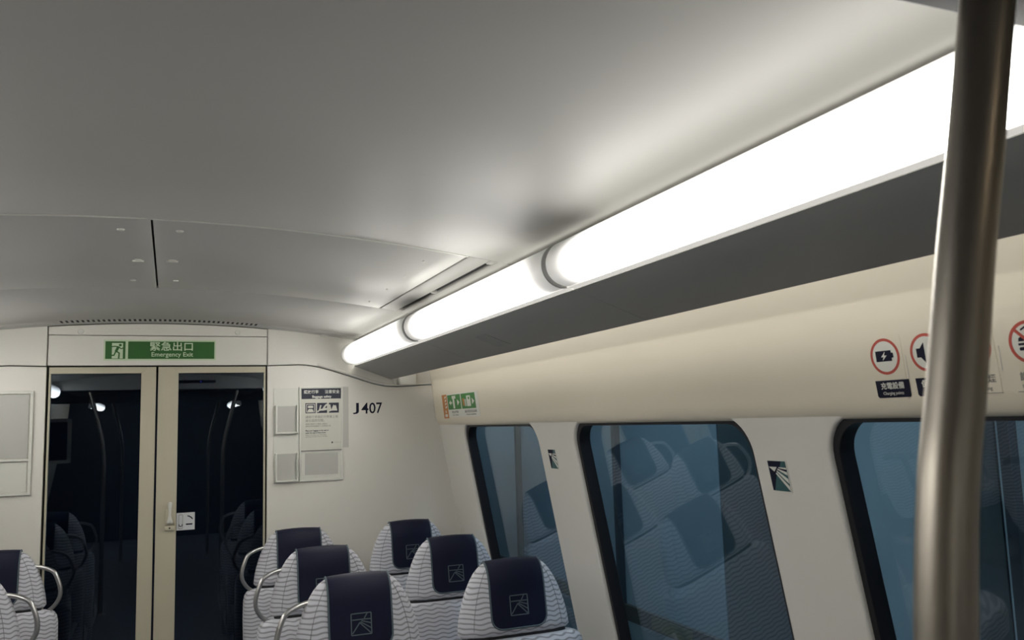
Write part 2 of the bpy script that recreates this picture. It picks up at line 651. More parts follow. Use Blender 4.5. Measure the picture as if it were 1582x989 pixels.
def arc(r, a0, a1, n):
    return [(r * math.cos(math.radians(a0 + (a1 - a0) * i / n)), r * math.sin(math.radians(a0 + (a1 - a0) * i / n))) for i in range(n + 1)]


TM = {}
RANK = ['nearest', 'middle', 'farthest']
for s in (1, -1):
    M0 = Matrix.Identity(4) if s > 0 else MIR
    side = LAB_SIDE[s]
    hp = [(0.958, 2.0635), (0.975, 2.0835), (1.012, 2.077), (1.028, 2.10), (1.028, 2.058), (0.99, 2.056)]
    h = struct(link('trim_%d' % (1 if s > 0 else 2), extrude_me(hp, 0.545, END - 0.01, True, M0, 20, 1, True), M_ceil), 'housing behind the light strip on the ' + side)
    for i in range(3):
        y0, y1 = JOINTS[i] + 0.006, JOINTS[i + 1] - 0.006
        L = y1 - y0
        if i not in TM:
            TM[i] = tube_mat(TUBE, L, i == 0)
        rings = []
        ns = 28
        for (yy, rr) in [(-L / 2, 0.046), (-L / 2 + 0.004, 0.052), (-L / 2 + 0.014, LR)] + [(-L / 2 + 0.014 + (L - 0.028) * k / 6, LR) for k in range(1, 6)] + [(L / 2 - 0.014, LR), (L / 2 - 0.004, 0.052), (L / 2, 0.046)]:
            rings.append([(px * s, yy, pz) for px, pz in arc(rr, 84, 296, ns)])
        root = empty('light_tube', (LC[0] * s, (y0 + y1) / 2, LC[1]))
        tag(root, '%s section of the glowing white tube light along the %s side' % (RANK[i], side), 'light', 'ceiling light tubes')
        d = link('diffuser', loft_me(rings), TM[i], root)
        rr_ = [[(px * s, yy, pz) for px, pz in arc(LR - 0.001, 296, 420, 14)] for yy in (-L / 2 + 0.004, L / 2 - 0.004)]
        link('rear_diffuser', loft_me(rr_, False), M_rear, root)
        cv = [(px * s, pz) for px, pz in arc(LR, 60, 84, 8)] + [(px * s, pz) for px, pz in arc(LR - 0.004, 84, 60, 8)]
        link('top_cover', extrude_me(cv, -L / 2, L / 2, True, None, 30, 1, True), M_frame, root)
        # end collars
        for e in ((-1,) if i == 0 else (-1, 1)):
            col = [[(px * s, e * (L / 2 + o), pz) for px, pz in arc(rr, 60, 300, 24)] for o, rr in ((-0.001, 0.047), (-0.001, 0.0565), (0.0055, 0.0565), (0.0055, 0.047))]
            link('end_collar', loft_me(col, False), M_pan if not (i == 2 and e > 0) else M_frame, root)
        if i == 0:
            link('end_light_block', loft_me([[(px * s, yy, pz) for px, pz in arc(0.0585, 0, 345, 23)] for yy in (-L / 2 - 0.012, -L / 2 - 0.006)]), M_black, root)  # unseen plate added to keep tube light off the bulkhead underside
        rl = link('lip', extrude_me([(0.005, -0.0562), (0.0275, -0.0577), (0.0275, -0.046), (0.005, -0.0505)], -L / 2, L / 2, True, M0, 20, 1, True), M_lip, root)
    # valance panels below the light
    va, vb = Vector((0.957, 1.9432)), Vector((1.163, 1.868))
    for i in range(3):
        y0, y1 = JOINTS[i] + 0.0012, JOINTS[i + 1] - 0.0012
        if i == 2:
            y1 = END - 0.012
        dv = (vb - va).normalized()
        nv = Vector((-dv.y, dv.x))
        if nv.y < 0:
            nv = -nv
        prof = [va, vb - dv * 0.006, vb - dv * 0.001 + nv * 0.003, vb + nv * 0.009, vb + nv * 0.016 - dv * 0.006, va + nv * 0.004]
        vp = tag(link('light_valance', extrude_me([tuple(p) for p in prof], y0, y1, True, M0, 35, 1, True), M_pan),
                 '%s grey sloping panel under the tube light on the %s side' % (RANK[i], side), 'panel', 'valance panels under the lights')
        if s > 0 and i == 1:
            c = va + dv * 0.115
            q = box_me(-0.050, 0.050, -0.055, 0.055, -0.0008, 0.0006)
            q.transform(Matrix.Translation((c.x, 2.68, c.y)) @ Matrix.Rotation(-math.atan2(dv.y, dv.x), 4, 'Y'))
            lb = link('label_plate', q, M_label, vp)

# ------------------------------------------------------------------ end wall
wend = struct(link('wall_end', box_me(-1.72, 1.72, END + 0.05, END + 0.06, 1.92, 2.24), M_dark), 'cream end wall of the carriage')
CUR = [(0.506, 1.9505), (0.60, 1.953), (0.66, 1.955), (0.70, 1.953), (0.76, 1.944), (0.80, 1.934), (0.86, 1.916), (0.933, 1.893), (1.0, 1.871), (1.06, 1.852), (1.10, 1.842), (1.14, 1.836), (1.19, 1.833), (1.25, 1.835), (1.42, 1.844)]
for s in (1, -1):
    top = [(1.42, 2.2), (0.506, 2.2)]
    hdr = [p for p in CUR] + top
    low = [(x, z - 0.0045) for x, z in CUR] + [(1.62, 1.839), (1.62, 0.0), (0.506, 0.0)]
    if s < 0:
        hdr = [(-x, z) for x, z in reversed(hdr)]
        low = [(-x, z) for x, z in reversed(low)]
    link('header_panel', plate_me([hdr], 0.03, 0.004, endM(END - 0.004)), M_wall, wend)
    link('side_panel', plate_me([low], 0.03, 0.002, endM(END)), M_wall, wend)
link('backing', box_me(-0.56, -0.5, END + 0.03, END + 0.045, 0, 2.1), M_dark, wend)
link('backing', box_me(0.5, 0.56, END + 0.03, END + 0.045, 0, 2.1), M_dark, wend)
link('door_header', plate_me([rect(-0.501, 0.5025, 1.952, 2.098)], 0.03, 0.003, endM(END - 0.006)), M_wall, wend)
ar = [(-0.501, 2.1005), (0.5025, 2.1005)] + [(0.5025 - 1.0035 * i / 20, zc(0.5025 - 1.0035 * i / 20) - 0.003) for i in range(21)]
link('header_cover', plate_me([ar], 0.03, 0.002, endM(END - 0.008)), M_wall, wend)
for x, z in ((-0.365, 2.1165), (0.356, 2.1205)):
    bm = bmesh.new()
    bmesh.ops.create_cone(bm, cap_ends=True, segments=24, radius1=0.0135, radius2=0.0115, depth=0.006)
    me = bpy.data.meshes.new('stud')
    bm.to_mesh(me)
    bm.free()
    link('cover_stud', finish(me, endM(END - 0.010) @ Matrix.Translation((x, z, 0.0)), 30), M_frame, wend)
# moulding that follows the dipping seam, and the small bracket box at the corner
for s in (1, -1):
    pts = [(s * x, END - 0.006, z + 0.008) for x, z in CUR[4:13]]
    link('seam_moulding', tube_me(smooth_path(pts, 3), 0.007, 8), M_wall, wend)
    b = tag(link('corner_bracket', box_me(min(s * 1.197, s * 1.29), max(s * 1.197, s * 1.29), END - 0.05, END - 0.0045, 1.838, 1.905, 0.003), M_frame),
            'small white bracket box in the %s corner under the light panel' % LAB_SIDE[s], 'bracket')
    link('bracket_clip', box_me(min(s * 1.172, s * 1.19), max(s * 1.172, s * 1.19), END - 0.03, END - 0.0045, 1.840, 1.872, 0.002), M_frame, b)

# ------------------------------------------------------------------ door leaves
def leaf(n, x0, x1, gx0, gx1, label):
    d = empty('door_%d' % n, ((x0 + x1) / 2, END + 0.012, 0))
    struct(d, label)
    cx = (x0 + x1) / 2
    MM = Matrix.Translation((-cx, -END - 0.012, 0)) @ endM(END + 0.006)
    zt, zr = 1.945, 1.914
    # stiles and rails, mitred at the top corner like the original
    if n == 1:
        link('top_rail', plate_me([[(x0, zr), (gx1, zr), (gx1 + 0.031, zt), (x0, zt)]], 0.03, 0.001, MM), M_doorf, d)
        link('stile', plate_me([[(gx1, 0.12), (x1, 0.12), (x1, zt), (gx1 + 0.0315, zt), (gx1 + 0.0003, zr)]], 0.032, 0.0015, MM), M_doorf, d)
        link('stile', plate_me([rect(x0, gx0, 0.12, zr - 0.0005)], 0.03, 0.001, MM), M_doorf, d)
    else:
        link('top_rail', plate_me([[(gx0, zr), (x1, zr), (x1, zt), (gx0 - 0.031, zt)]], 0.03, 0.001, MM), M_doorf, d)
        link('stile', plate_me([[(x0, 0.12), (gx0, 0.12), (gx0 - 0.0003, zr), (gx0 - 0.0315, zt), (x0, zt)]], 0.032, 0.0015, MM), M_doorf, d)
        link('stile', plate_me([rect(gx1, x1, 0.12, zr - 0.0005)], 0.03, 0.001, MM), M_doorf, d)
    link('bottom_rail', plate_me([rect(x0, x1, 0.01, 0.119)], 0.03, 0.001, MM), M_doorf, d)
    p = link('pane', plate_me([rect(gx0 - 0.004, gx1 + 0.004, 0.11, zr + 0.004)], 0.005, 0, MM @ Matrix.Translation((0, 0, -0.012))), M_dglass, d)
    p['label'] = 'dark door glass'
    return d


leaf(1, -0.4955, -0.0265, -0.487, -0.094, 'left leaf of the bronze framed glass end door')
d2 = leaf(2, -0.0165, 0.4975, 0.0775, 0.489, 'right leaf of the bronze framed glass end door with handle')
# lever handle
h = link('door_handle', box_me(-0.022, 0.022, -0.012, 0.0, -0.016, 0.006, 0.003), M_doorf, d2, Vector((0.048, END + 0.006, 1.16)) - d2.location)
h['label'] = 'cream lever handle on its mount'
link('back_plate', box_me(-0.022, 0.022, -0.006, 0.0, 0.008, 0.085, 0.003), M_doorf, h)
rg = []
for z, wx, wy, yy in ((0.018, 0.011, 0.009, -0.02), (0.024, 0.015, 0.012, -0.022), (0.034, 0.011, 0.010, -0.024), (0.06, 0.006, 0.006, -0.030), (0.085, 0.006, 0.006, -0.032), (0.10, 0.009, 0.008, -0.032), (0.116, 0.0105, 0.008, -0.031), (0.122, 0.007, 0.005, -0.031)):
    rg.append([(wx * math.cos(a), yy + wy * math.sin(a), z) for a in [2 * math.pi * k / 14 for k in range(14)]])
link('lever', loft_me(rg), M_frame, h)
link('pivot', tube_me([(0, -0.001, 0.026), (0, -0.026, 0.026)], 0.010, 12), M_inkg, h)
link('keyhole', tube_me([(0, -0.011, -0.004), (0, -0.0125, -0.004)], 0.004, 10), M_ink, h)
# the little instruction sticker on the glass
sk = empty('door_sticker', (0.122, END + 0.014, 1.182))
tag(sk, 'small white handle instruction sticker on the dark door glass', 'sticker')
MS = Matrix(((1, 0, 0, 0), (0, 0, -1, 0), (0, 1, 0, 0), (0, 0, 0, 1)))
link('sheet', plate_me([rect(-0.043, 0.041, -0.042, 0.042)], 0.001, 0, MS), M_sash, sk)
link('print', plate_me([[(0.006, 0.024), (0.012, 0.022), (0.022, 0.016), (0.029, 0.008), (0.033, 0.011), (0.026, 0.020), (0.014, 0.027), (0.006, 0.028)]], 0.0004, 0, MS @ Matrix.Translation((0, 0, 0.0005))), M_ink, sk)
link('print', plate_me([rrect(0.0, 0.031, -0.018, -0.011, 0.003)], 0.0004, 0, MS @ Matrix.Translation((0, 0, 0.0005))), M_ink, sk)
link('print', plate_me([rrect(-0.034, -0.014, -0.036, 0.034, 0.006), rrect(-0.032, -0.016, -0.034, 0.032, 0.005)], 0.0004, 0, MS @ Matrix.Translation((0, 0, 0.0005))), M_inkg, sk)
link('print', plate_me([[(-0.032, -0.012), (-0.032, -0.022), (-0.024, -0.026), (-0.016, -0.022), (-0.016, -0.012), (-0.018, -0.012), (-0.019, -0.020), (-0.024, -0.022), (-0.029, -0.020), (-0.030, -0.012)]], 0.0004, 0, MS @ Matrix.Translation((0, 0, 0.0008))), M_ink, sk)
# dark gangway behind the doors
gw = struct(link('wall_gangway', box_me(-0.7, 0.7, END + 0.9, END + 0.93, 0, 2.2), M_gang))
for x in (-0.62, 0.6):
    link('gangway_side', box_me(x, x + 0.02, END + 0.06, END + 0.9, 0, 2.2), M_gang, gw)
link('gangway_roof', box_me(-0.62, 0.62, END + 0.06, END + 0.9, 2.0, 2.02), M_gang, gw)
link('gangway_floor', box_me(-0.62, 0.62, END + 0.06, END + 0.9, -0.03, 0.0), M_gang, gw)

# ------------------------------------------------------------------ emergency exit sign
sg = empty('exit_sign', (-0.006, END - 0.006, 2.027))
tag(sg, 'green and pale emergency exit sign with running figure above the doors', 'sign')
link('board', plate_me([rect(-0.257, 0.257, -0.051, 0.051)], 0.003, 0.0005, MS @ Matrix.Translation((0, 0, 0.003))), M_glow, sg)
Z = lambda z: MS @ Matrix.Translation((0, 0, z))
link('field', plate_me([rect(-0.149, 0.250, -0.043, 0.043)], 0.0006, 0, Z(0.0036)), M_green, sg)
link('field', plate_me([rect(-0.250, -0.161, -0.043, 0.043), [(-0.221, -0.041), (-0.172, -0.041), (-0.172, 0.035), (-0.221, 0.035)]], 0.0006, 0, Z(0.0036)), M_green, sg)
link('lettering', text_me('緊急出口', 0.047, Z(0.0040) @ Matrix.Translation((0.050, 0.0155, 0)), bold=0.0006, sx=1.1), M_glow, sg)
link('lettering', text_me('Emergency Exit', 0.031, Z(0.0040) @ Matrix.Translation((0.052, -0.022, 0)), bold=0.0003), M_glow, sg)


def stroke(pts, w):
    """thick polyline outline"""
    P = [Vector(p) for p in pts]
    L, R = [], []
    for i, p in enumerate(P):
        t = (P[min(i + 1, len(P) - 1)] - P[max(i - 1, 0)]).normalized()
        n = Vector((-t.y, t.x)) * w / 2
        L.append(p + n)
        R.append(p - n)
    return [tuple(q) for q in L + R[::-1]]


def runner(parent, cx, cy, k, z, m, MZ):
    T = lambda ps: [(cx + k * x, cy + k * y) for x, y in ps]
    link('figure', plate_me([circ(cx + k * 0.30, cy + k * 0.62, k * 0.15, 16)], 0.0006, 0, MZ(z)), m, parent)
    for ps, wd in (([(0.12, 0.45), (-0.14, -0.12)], 0.28), ([(0.14, 0.42), (-0.30, 0.48), (-0.62, 0.42)], 0.12), ([(0.15, 0.42), (0.38, 0.20), (0.68, 0.32)], 0.12),
                   ([(-0.14, -0.08), (0.20, -0.28), (0.16, -0.92)], 0.16), ([(-0.14, -0.08), (-0.34, -0.55), (-0.98, -0.55)], 0.16)):
        link('figure', plate_me([stroke(T(ps), wd * k)], 0.0006, 0, MZ(z)), m, parent)


runner(sg, -0.197, -0.002, 0.043, 0.0042, M_green, Z)

# ------------------------------------------------------------------ notices on the end wall
def uframe(x0, x1, z0, z1, t, top=True):
    inner = rect(x0 + t, x1 - t, z0 + t, z1 - t if top else z1)
    if top:
        return [rect(x0, x1, z0, z1), inner]
    return [[(x0, z0), (x1, z0), (x1, z1), (x1 - t, z1), (x1 - t, z0 + t), (x0 + t, z0 + t), (x0 + t, z1), (x0, z1)]]


EM = lambda off: endM(END - off)
ph = empty('notice_holder', (0.781, END, 1.59))
tag(ph, 'white wall holder with baggage safety notice right of the doors', 'notice')


def onroot(root, me):
    me.transform(Matrix.Translation(-root.location))
    return me


def P(root, name, loops, d, off, m, bev=0.0):
    return link(name, onroot(root, plate_me(loops, d, bev, EM(off))), m, root)


P(ph, 'backing_sheet', [rect(0.672, 0.890, 1.349, 1.832)], 0.003, 0.003, M_frame)
P(ph, 'frame', uframe(0.667, 0.895, 1.344, 1.836, 0.008), 0.009, 0.009, M_frame, 0.0015)
nt_ = P(ph, 'notice_sheet', [rect(0.676, 0.886, 1.508, 1.827)], 0.001, 0.0042, M_paper)
P(ph, 'divider', [rect(0.676, 0.887, 1.499, 1.504)], 0.006, 0.007, M_inkg)
P(ph, 'card', [rect(0.697, 0.868, 1.377, 1.488)], 0.002, 0.0045, M_pocket)
P(ph, 'card_frame', uframe(0.676, 0.887, 1.353, 1.497, 0.004), 0.006, 0.006, M_frame, 0.001)
hb = P(ph, 'heading', [rect(0.679, 0.885, 1.772, 1.826)], 0.0004, 0.0046, M_slate)
def TX(root, name, s, size, x, z, off, m, align='CENTER', bold=0.0, sx=1.0):
    return link(name, onroot(root, text_me(s, size, EM(off) @ Matrix.Translation((x, z, 0)), 0.0003, align, bold, sx)), m, root)
TX(ph, 'lettering', '擺放行李', 0.0195, 0.690, 1.8075, 0.0049, M_white, 'LEFT', 0.0002)
TX(ph, 'lettering', '注意安全', 0.0195, 0.878, 1.8075, 0.0049, M_white, 'RIGHT', 0.0002)
TX(ph, 'lettering', 'Baggage safety', 0.0175, 0.784, 1.783, 0.0049, M_white, bold=0.0004)
# three pictograms
for i, x in enumerate((0.699, 0.759, 0.821)):
    P(ph, 'pictogram', [rect(x, x + 0.053, 1.697, 1.750)], 0.0004, 0.0046, M_slate)
q = lambda name, lp: P(ph, name, lp, 0.0004, 0.0050, M_paper)
q('pictogram', [rect(0.7035, 0.7475, 1.7015, 1.7455), rect(0.707, 0.744, 1.705, 1.742)])
q('pictogram', [rrect(0.712, 0.739, 1.724, 1.737, 0.003)])
q('pictogram', [[(0.711, 1.7055), (0.740, 1.7055), (0.739, 1.715), (0.733, 1.719), (0.718, 1.719), (0.712, 1.715)]])
q('pictogram', [stroke([(0.761, 1.703), (0.772, 1.712), (0.779, 1.738)], 0.007)])
q('pictogram', [stroke([(0.774, 1.712), (0.790, 1.716), (0.799, 1.730), (0.811, 1.742)], 0.009)])
q('pictogram', [[(0.784, 1.708), (0.811, 1.712), (0.811, 1.724), (0.796, 1.722)]])
q('pictogram', [[(0.832, 1.708), (0.866, 1.708), (0.860, 1.730), (0.858, 1.738), (0.852, 1.734), (0.846, 1.740), (0.840, 1.728)]])
q('pictogram', [[(0.822, 1.703), (0.835, 1.708), (0.828, 1.742), (0.822, 1.74)]])
TX(ph, 'lettering', '請將行李放於行李架上或', 0.0155, 0.699, 1.676, 0.0046, M_inkg, 'LEFT')
TX(ph, 'lettering', '座位底的空間。', 0.0155, 0.699, 1.657, 0.0046, M_inkg, 'LEFT')
TX(ph, 'lettering', '请将行李放于行李架上或座位', 0.0098, 0.699, 1.639, 0.0046, M_inkg, 'LEFT', sx=0.9)
TX(ph, 'lettering', '底的空间并请看管个人财物及行李', 0.0098, 0.699, 1.628, 0.0046, M_inkg, 'LEFT', sx=0.9)
TX(ph, 'lettering', 'Place your baggage on the rack or', 0.0105, 0.699, 1.6055, 0.0046, M_slate, 'LEFT', 0.0003, 0.83)
TX(ph, 'lettering', 'under the seat in front of you', 0.0105, 0.699, 1.594, 0.0046, M_slate, 'LEFT', 0.0003, 0.83)
TX(ph, 'lettering', 'Please look after your belongings', 0.0085, 0.699, 1.583, 0.0046, M_inkg, 'LEFT', sx=0.95)
TX(ph, 'lettering', 'and keep the aisle clear at all times', 0.0085, 0.699, 1.574, 0.0046, M_inkg, 'LEFT', sx=0.95)
P(ph, 'emblem', [circ(0.838, 1.541, 0.0045, 14)], 0.0004, 0.0046, M_slate)
P(ph, 'emblem', [rect(0.846, 0.880, 1.5395, 1.5425)], 0.0004, 0.0046, M_pocket)
# acrylic side strip right of the holder
P(ph, 'side_strip', [rect(0.896, 0.926, 1.512, 1.834)], 0.002, 0.002, mat('strip_plastic', (0.52, 0.51, 0.475), rough=0.3, noise=0.01))

lh = empty('leaflet_rack', (0.6, END, 1.59))
tag(lh, 'narrow white leaflet rack with two empty pockets beside the door', 'rack')
P(lh, 'backing_sheet', [rect(0.538, 0.664, 1.345, 1.831)], 0.003, 0.003, M_frame)
for z0, z1 in ((1.593, 1.740), (1.347, 1.494)):
    pk = P(lh, 'pocket', uframe(0.545, 0.662, z0, z1, 0.009, False), 0.018, 0.021, M_frame, 0.002)
    P(lh, 'pocket_back', [rect(0.553, 0.654, z0 + 0.008, z1 - 0.003)], 0.002, 0.005, M_pocket)

lf = empty('poster_frame', (-0.72, END, 1.59))
tag(lf, 'empty white double poster frame on the wall left of the doors', 'frame')
P(lf, 'frame', [rect(-0.89, -0.553, 1.352, 1.833), rect(-0.876, -0.567, 1.519, 1.820), rect(-0.876, -0.567, 1.366, 1.508)], 0.012, 0.012, M_frame, 0.002)
P(lf, 'upper_card', [rect(-0.872, -0.571, 1.523, 1.816)], 0.002, 0.004, M_pocket)
P(lf, 'lower_card', [rect(-0.872, -0.571, 1.370, 1.504)], 0.002, 0.004, M_frame)

cn = empty('carriage_number', (1.03, END, 1.716))
tag(cn, 'black carriage number J407 lettered on the end wall', 'lettering')


def fit_text(body, x0, x1, z0, z1):
    """lettering scaled into its box on the end wall"""
    me = text_me(body, 0.083, Matrix.Identity(4), 0.0004, 'LEFT', 0.0009)
    xs, ys = [v.co.x for v in me.vertices], [v.co.y for v in me.vertices]
    kx, ky = (x1 - x0) / (max(xs) - min(xs)), (z1 - z0) / (max(ys) - min(ys))
    me.transform(EM(0.0006) @ Matrix.Translation((x0, z0, 0)) @ Matrix.Diagonal((kx, ky, 1, 1)) @ Matrix.Translation((-min(xs), -min(ys), 0)))
    return onroot(cn, me)


link('character', fit_text('J', 0.950, 0.982, 1.6865, 1.746), M_ink, cn)
for ch, a, b in (('4', 0.996, 1.034), ('0', 1.038, 1.073), ('7', 1.077, 1.109)):
    link('character', fit_text(ch, a, b, 1.688, 1.746), M_ink, cn)

# ------------------------------------------------------------------ right wall signs
BM = lambda off: bandM(1.4045 - off)


def Bs(root, name, loops, d, off, m):
    return link(name, onroot(root, plate_me(loops, d, 0, SB(off))), m, root)


def SB(off):                # signs lie on the slightly leaning band
    a = math.radians(6.65)
    return Matrix.Translation((1.4022 - off, 0, 1.735)) @ Matrix.Rotation(-a, 4, 'Y') @ Matrix.Translation((0, 0, -1.735)) @ bandM(0)


def Bt(root, s, size, y, z, off, m, align='CENTER', bold=0.0, sx=1.0):
    return link('lettering', onroot(root, text_me(s, size, SB(off) @ Matrix.Translation((-y, z, 0)), 0.0002, align, bold, sx)), m, root)


CY = [1.298, 1.196, 1.094, 0.984]
CZ, CR = 1.736, 0.0375
labels = ['red ringed charging point sign with battery symbol on the window band',
          'red ringed loudspeaker sign on the window band partly behind the pole',
          'no smoking sign on the window band mostly hidden behind the pole',
          'red no eating or drinking sign at the right edge of the picture']
for i, y in enumerate(CY):
    r = empty('pictogram_sign', (1.403, y, CZ))
    tag(r, labels[i], 'sign', 'red ringed signs above the windows')
    Bs(r, 'sheet', [rrect(-y - 0.044, -y + 0.044, 1.648, 1.780, 0.004)], 0.0006, 0.0006, M_band if i != 1 else M_band)
    Bs(r, 'disc', [circ(-y, CZ, CR - 0.001, 48)], 0.0003, 0.0009, M_white)
    Bs(r, 'ring', [circ(-y, CZ, CR, 48), circ(-y, CZ, CR - 0.0058, 48)], 0.0004, 0.0012, M_red)
    Bs(r, 'edge_line', [rect(-y + 0.0505, -y + 0.0515, 1.690, 1.735)], 0.0003, 0.0004, M_pocket)
    if i < 2:
        Bs(r, 'caption_plate', [[(-y - 0.036, 1.687), (-y - 0.035, 1.655), (-y - 0.031, 1.651), (-y + 0.047, 1.651), (-y + 0.050, 1.654), (-y + 0.050, 1.687)]], 0.0004, 0.0010, M_ink)
# battery
r = bpy.data.objects['pictogram_sign']
y = CY[0]
Bs(r, 'symbol', [[(-y - 0.023, 1.726), (-y + 0.017, 1.726), (-y + 0.017, 1.732), (-y + 0.022, 1.733), (-y + 0.022, 1.742), (-y + 0.017, 1.743), (-y + 0.017, 1.748), (-y - 0.023, 1.748)]], 0.0004, 0.0016, M_ink)
Bs(r, 'symbol', [[(-y + 0.002, 1.746), (-y - 0.009, 1.735), (-y - 0.003, 1.735), (-y - 0.006, 1.728), (-y + 0.006, 1.738), (-y - 0.001, 1.738)]], 0.0004, 0.0020, M_white)
Bt(r, '充電設備', 0.0150, y - 0.007, 1.6745, 0.0014, M_white, bold=0.0002)
Bt(r, 'Charging points', 0.0092, y - 0.007, 1.660, 0.0014, M_white, sx=0.9)
# loudspeaker
r = bpy.data.objects['pictogram_sign.001']
y = CY[1]
Bs(r, 'symbol', [[(-y - 0.022, 1.727), (-y - 0.013, 1.727), (-y - 0.003, 1.716), (-y - 0.003, 1.756), (-y - 0.013, 1.745), (-y - 0.022, 1.745)]], 0.0004, 0.0016, M_ink)
for k, rr in enumerate((0.012, 0.020)):
    Bs(r, 'symbol', [stroke([(-y - 0.002 + rr * math.cos(a), CZ + rr * math.sin(a)) for a in [math.radians(-45 + 9 * j) for j in range(11)]], 0.0025)], 0.0004, 0.0016, M_ink)
Bt(r, '保持安靜', 0.0150, y - 0.007, 1.6745, 0.0014, M_white, bold=0.0002)
Bt(r, 'Keep quiet', 0.0092, y - 0.007, 1.660, 0.0014, M_white, sx=0.9)
# no smoking, no eating
for i, (zh, en) in enumerate((('不准吸煙', 'No smoking'), ('請勿飲食', 'No eating or drinking'))):
    r = bpy.data.objects['pictogram_sign.%03d' % (i + 2)]
    y = CY[i + 2]
    k = (CR - 0.003) * 0.7071
    Bs(r, 'slash', [stroke([(-y - k, CZ + k), (-y + k, CZ - k)], 0.0055)], 0.0004, 0.0020, M_red)
    Bt(r, zh, 0.0160, y - 0.004, 1.6765, 0.0012, M_inkg, bold=0.0002)
    Bt(r, en, 0.0098, y - 0.004, 1.660, 0.0012, M_inkg, sx=0.9 if i == 0 else 0.7)
    Bs(r, 'underline', [rect(-y - 0.036, -y + 0.046, 1.6505, 1.6517)], 0.0003, 0.0012, M_inkg)
    if i == 0:
        Bs(r, 'symbol', [rect(-y - 0.022, -y + 0.014, 1.730, 1.7365)], 0.0004, 0.0016, M_ink)
        Bs(r, 'symbol', [rect(-y + 0.016, -y + 0.022, 1.730, 1.7365)], 0.0004, 0.0016, M_red)
    else:
        Bs(r, 'symbol', [[(-y - 0.019, 1.738), (-y + 0.004, 1.738), (-y + 0.002, 1.744), (-y - 0.005, 1.747), (-y - 0.012, 1.747), (-y - 0.018, 1.744)]], 0.0004, 0.0016, M_ink)
        Bs(r, 'symbol', [rrect(-y - 0.020, -y + 0.005, 1.731, 1.735, 0.0015)], 0.0004, 0.0016, M_ink)
        Bs(r, 'symbol', [rrect(-y - 0.019, -y + 0.004, 1.722, 1.728, 0.0025)], 0.0004, 0.0016, M_ink)
        Bs(r, 'symbol', [[(-y + 0.010, 1.718), (-y + 0.019, 1.718), (-y + 0.021, 1.738), (-y + 0.008, 1.738)]], 0.0004, 0.0016, M_ink)
        Bs(r, 'symbol', [stroke([(-y - 0.012, 1.7575), (-y - 0.004, 1.762), (-y + 0.006, 1.761)], 0.003)], 0.0004, 0.0016, M_ink)

# emergency equipment sticker at the far end of the band
es = empty('equipment_sticker', (1.403, 4.07, 1.712))
tag(es, 'green and orange emergency equipment sticker above the farthest window', 'sticker')
e0 = -4.335
Bs(es, 'sheet', [rect(e0 + 0.06, e0 + 0.565, 1.652, 1.774)], 0.0006, 0.0006, M_white)
Bs(es, 'orange_tab', [rect(e0, e0 + 0.084, 1.648, 1.774)], 0.0005, 0.0010, M_orange)
for k, (zz0, zz1) in enumerate(((1.752, 1.766), (1.735, 1.748), (1.718, 1.731), (1.700, 1.714))):
    Bs(es, 'tab_print', [[(e0 + 0.04, zz0), (e0 + 0.066, zz0 + 0.004), (e0 + 0.072, zz1), (e0 + 0.048, zz1 - 0.003)]], 0.0003, 0.0014, M_white)
Bs(es, 'tab_print', [rect(e0 + 0.024, e0 + 0.066, 1.656, 1.670)], 0.0003, 0.0014, M_white)
Bs(es, 'tab_print', [circ(e0 + 0.045, 1.683, 0.008, 12)], 0.0003, 0.0014, M_white)
for k, x in enumerate((e0 + 0.094, e0 + 0.316)):
    Bs(es, 'green_field', [rect(x, x + 0.208, 1.693, 1.769)], 0.0004, 0.0010, M_green2)
    # central symbol and arrows
    if k == 0:
        for lp in ([rect(x + 0.075, x + 0.135, 1.748, 1.763)], [rect(x + 0.085, x + 0.112, 1.698, 1.748)], [[(x + 0.02, 1.728), (x + 0.05, 1.742), (x + 0.05, 1.714)]], [rect(x + 0.048, x + 0.07, 1.723, 1.733)],
                   [[(x + 0.19, 1.728), (x + 0.155, 1.744), (x + 0.155, 1.712)]]):
            Bs(es, 'symbol', lp, 0.0003, 0.0014, M_white)
    else:
        for lp in ([rect(x + 0.082, x + 0.140, 1.704, 1.757), rect(x + 0.105, x + 0.126, 1.738, 1.750)], [[(x + 0.195, 1.728), (x + 0.16, 1.744), (x + 0.16, 1.712)]], [rect(x + 0.05, x + 0.058, 1.705, 1.74)], [rect(x + 0.064, x + 0.072, 1.705, 1.74)]):
            Bs(es, 'symbol', lp, 0.0003, 0.0014, M_white)
        Bs(es, 'symbol', [rect(x + 0.02, x + 0.045, 1.708, 1.745)], 0.0003, 0.0014, M_orange)
Bt(es, '緊急門掣', 0.014, 4.335 - 0.198, 1.678, 0.0010, M_inkg, sx=1.9)
Bt(es, 'Door release', 0.009, 4.335 - 0.198, 1.664, 0.0010, M_inkg, sx=2.0)
Bt(es, '滅火筒及緊急設備', 0.014, 4.335 - 0.440, 1.678, 0.0010, M_inkg, sx=1.6)
Bt(es, 'Emergency equipment', 0.009, 4.335 - 0.440, 1.664, 0.0010, M_inkg, sx=1.8)

# emblem plates on the window pillars
SM = slopeM()


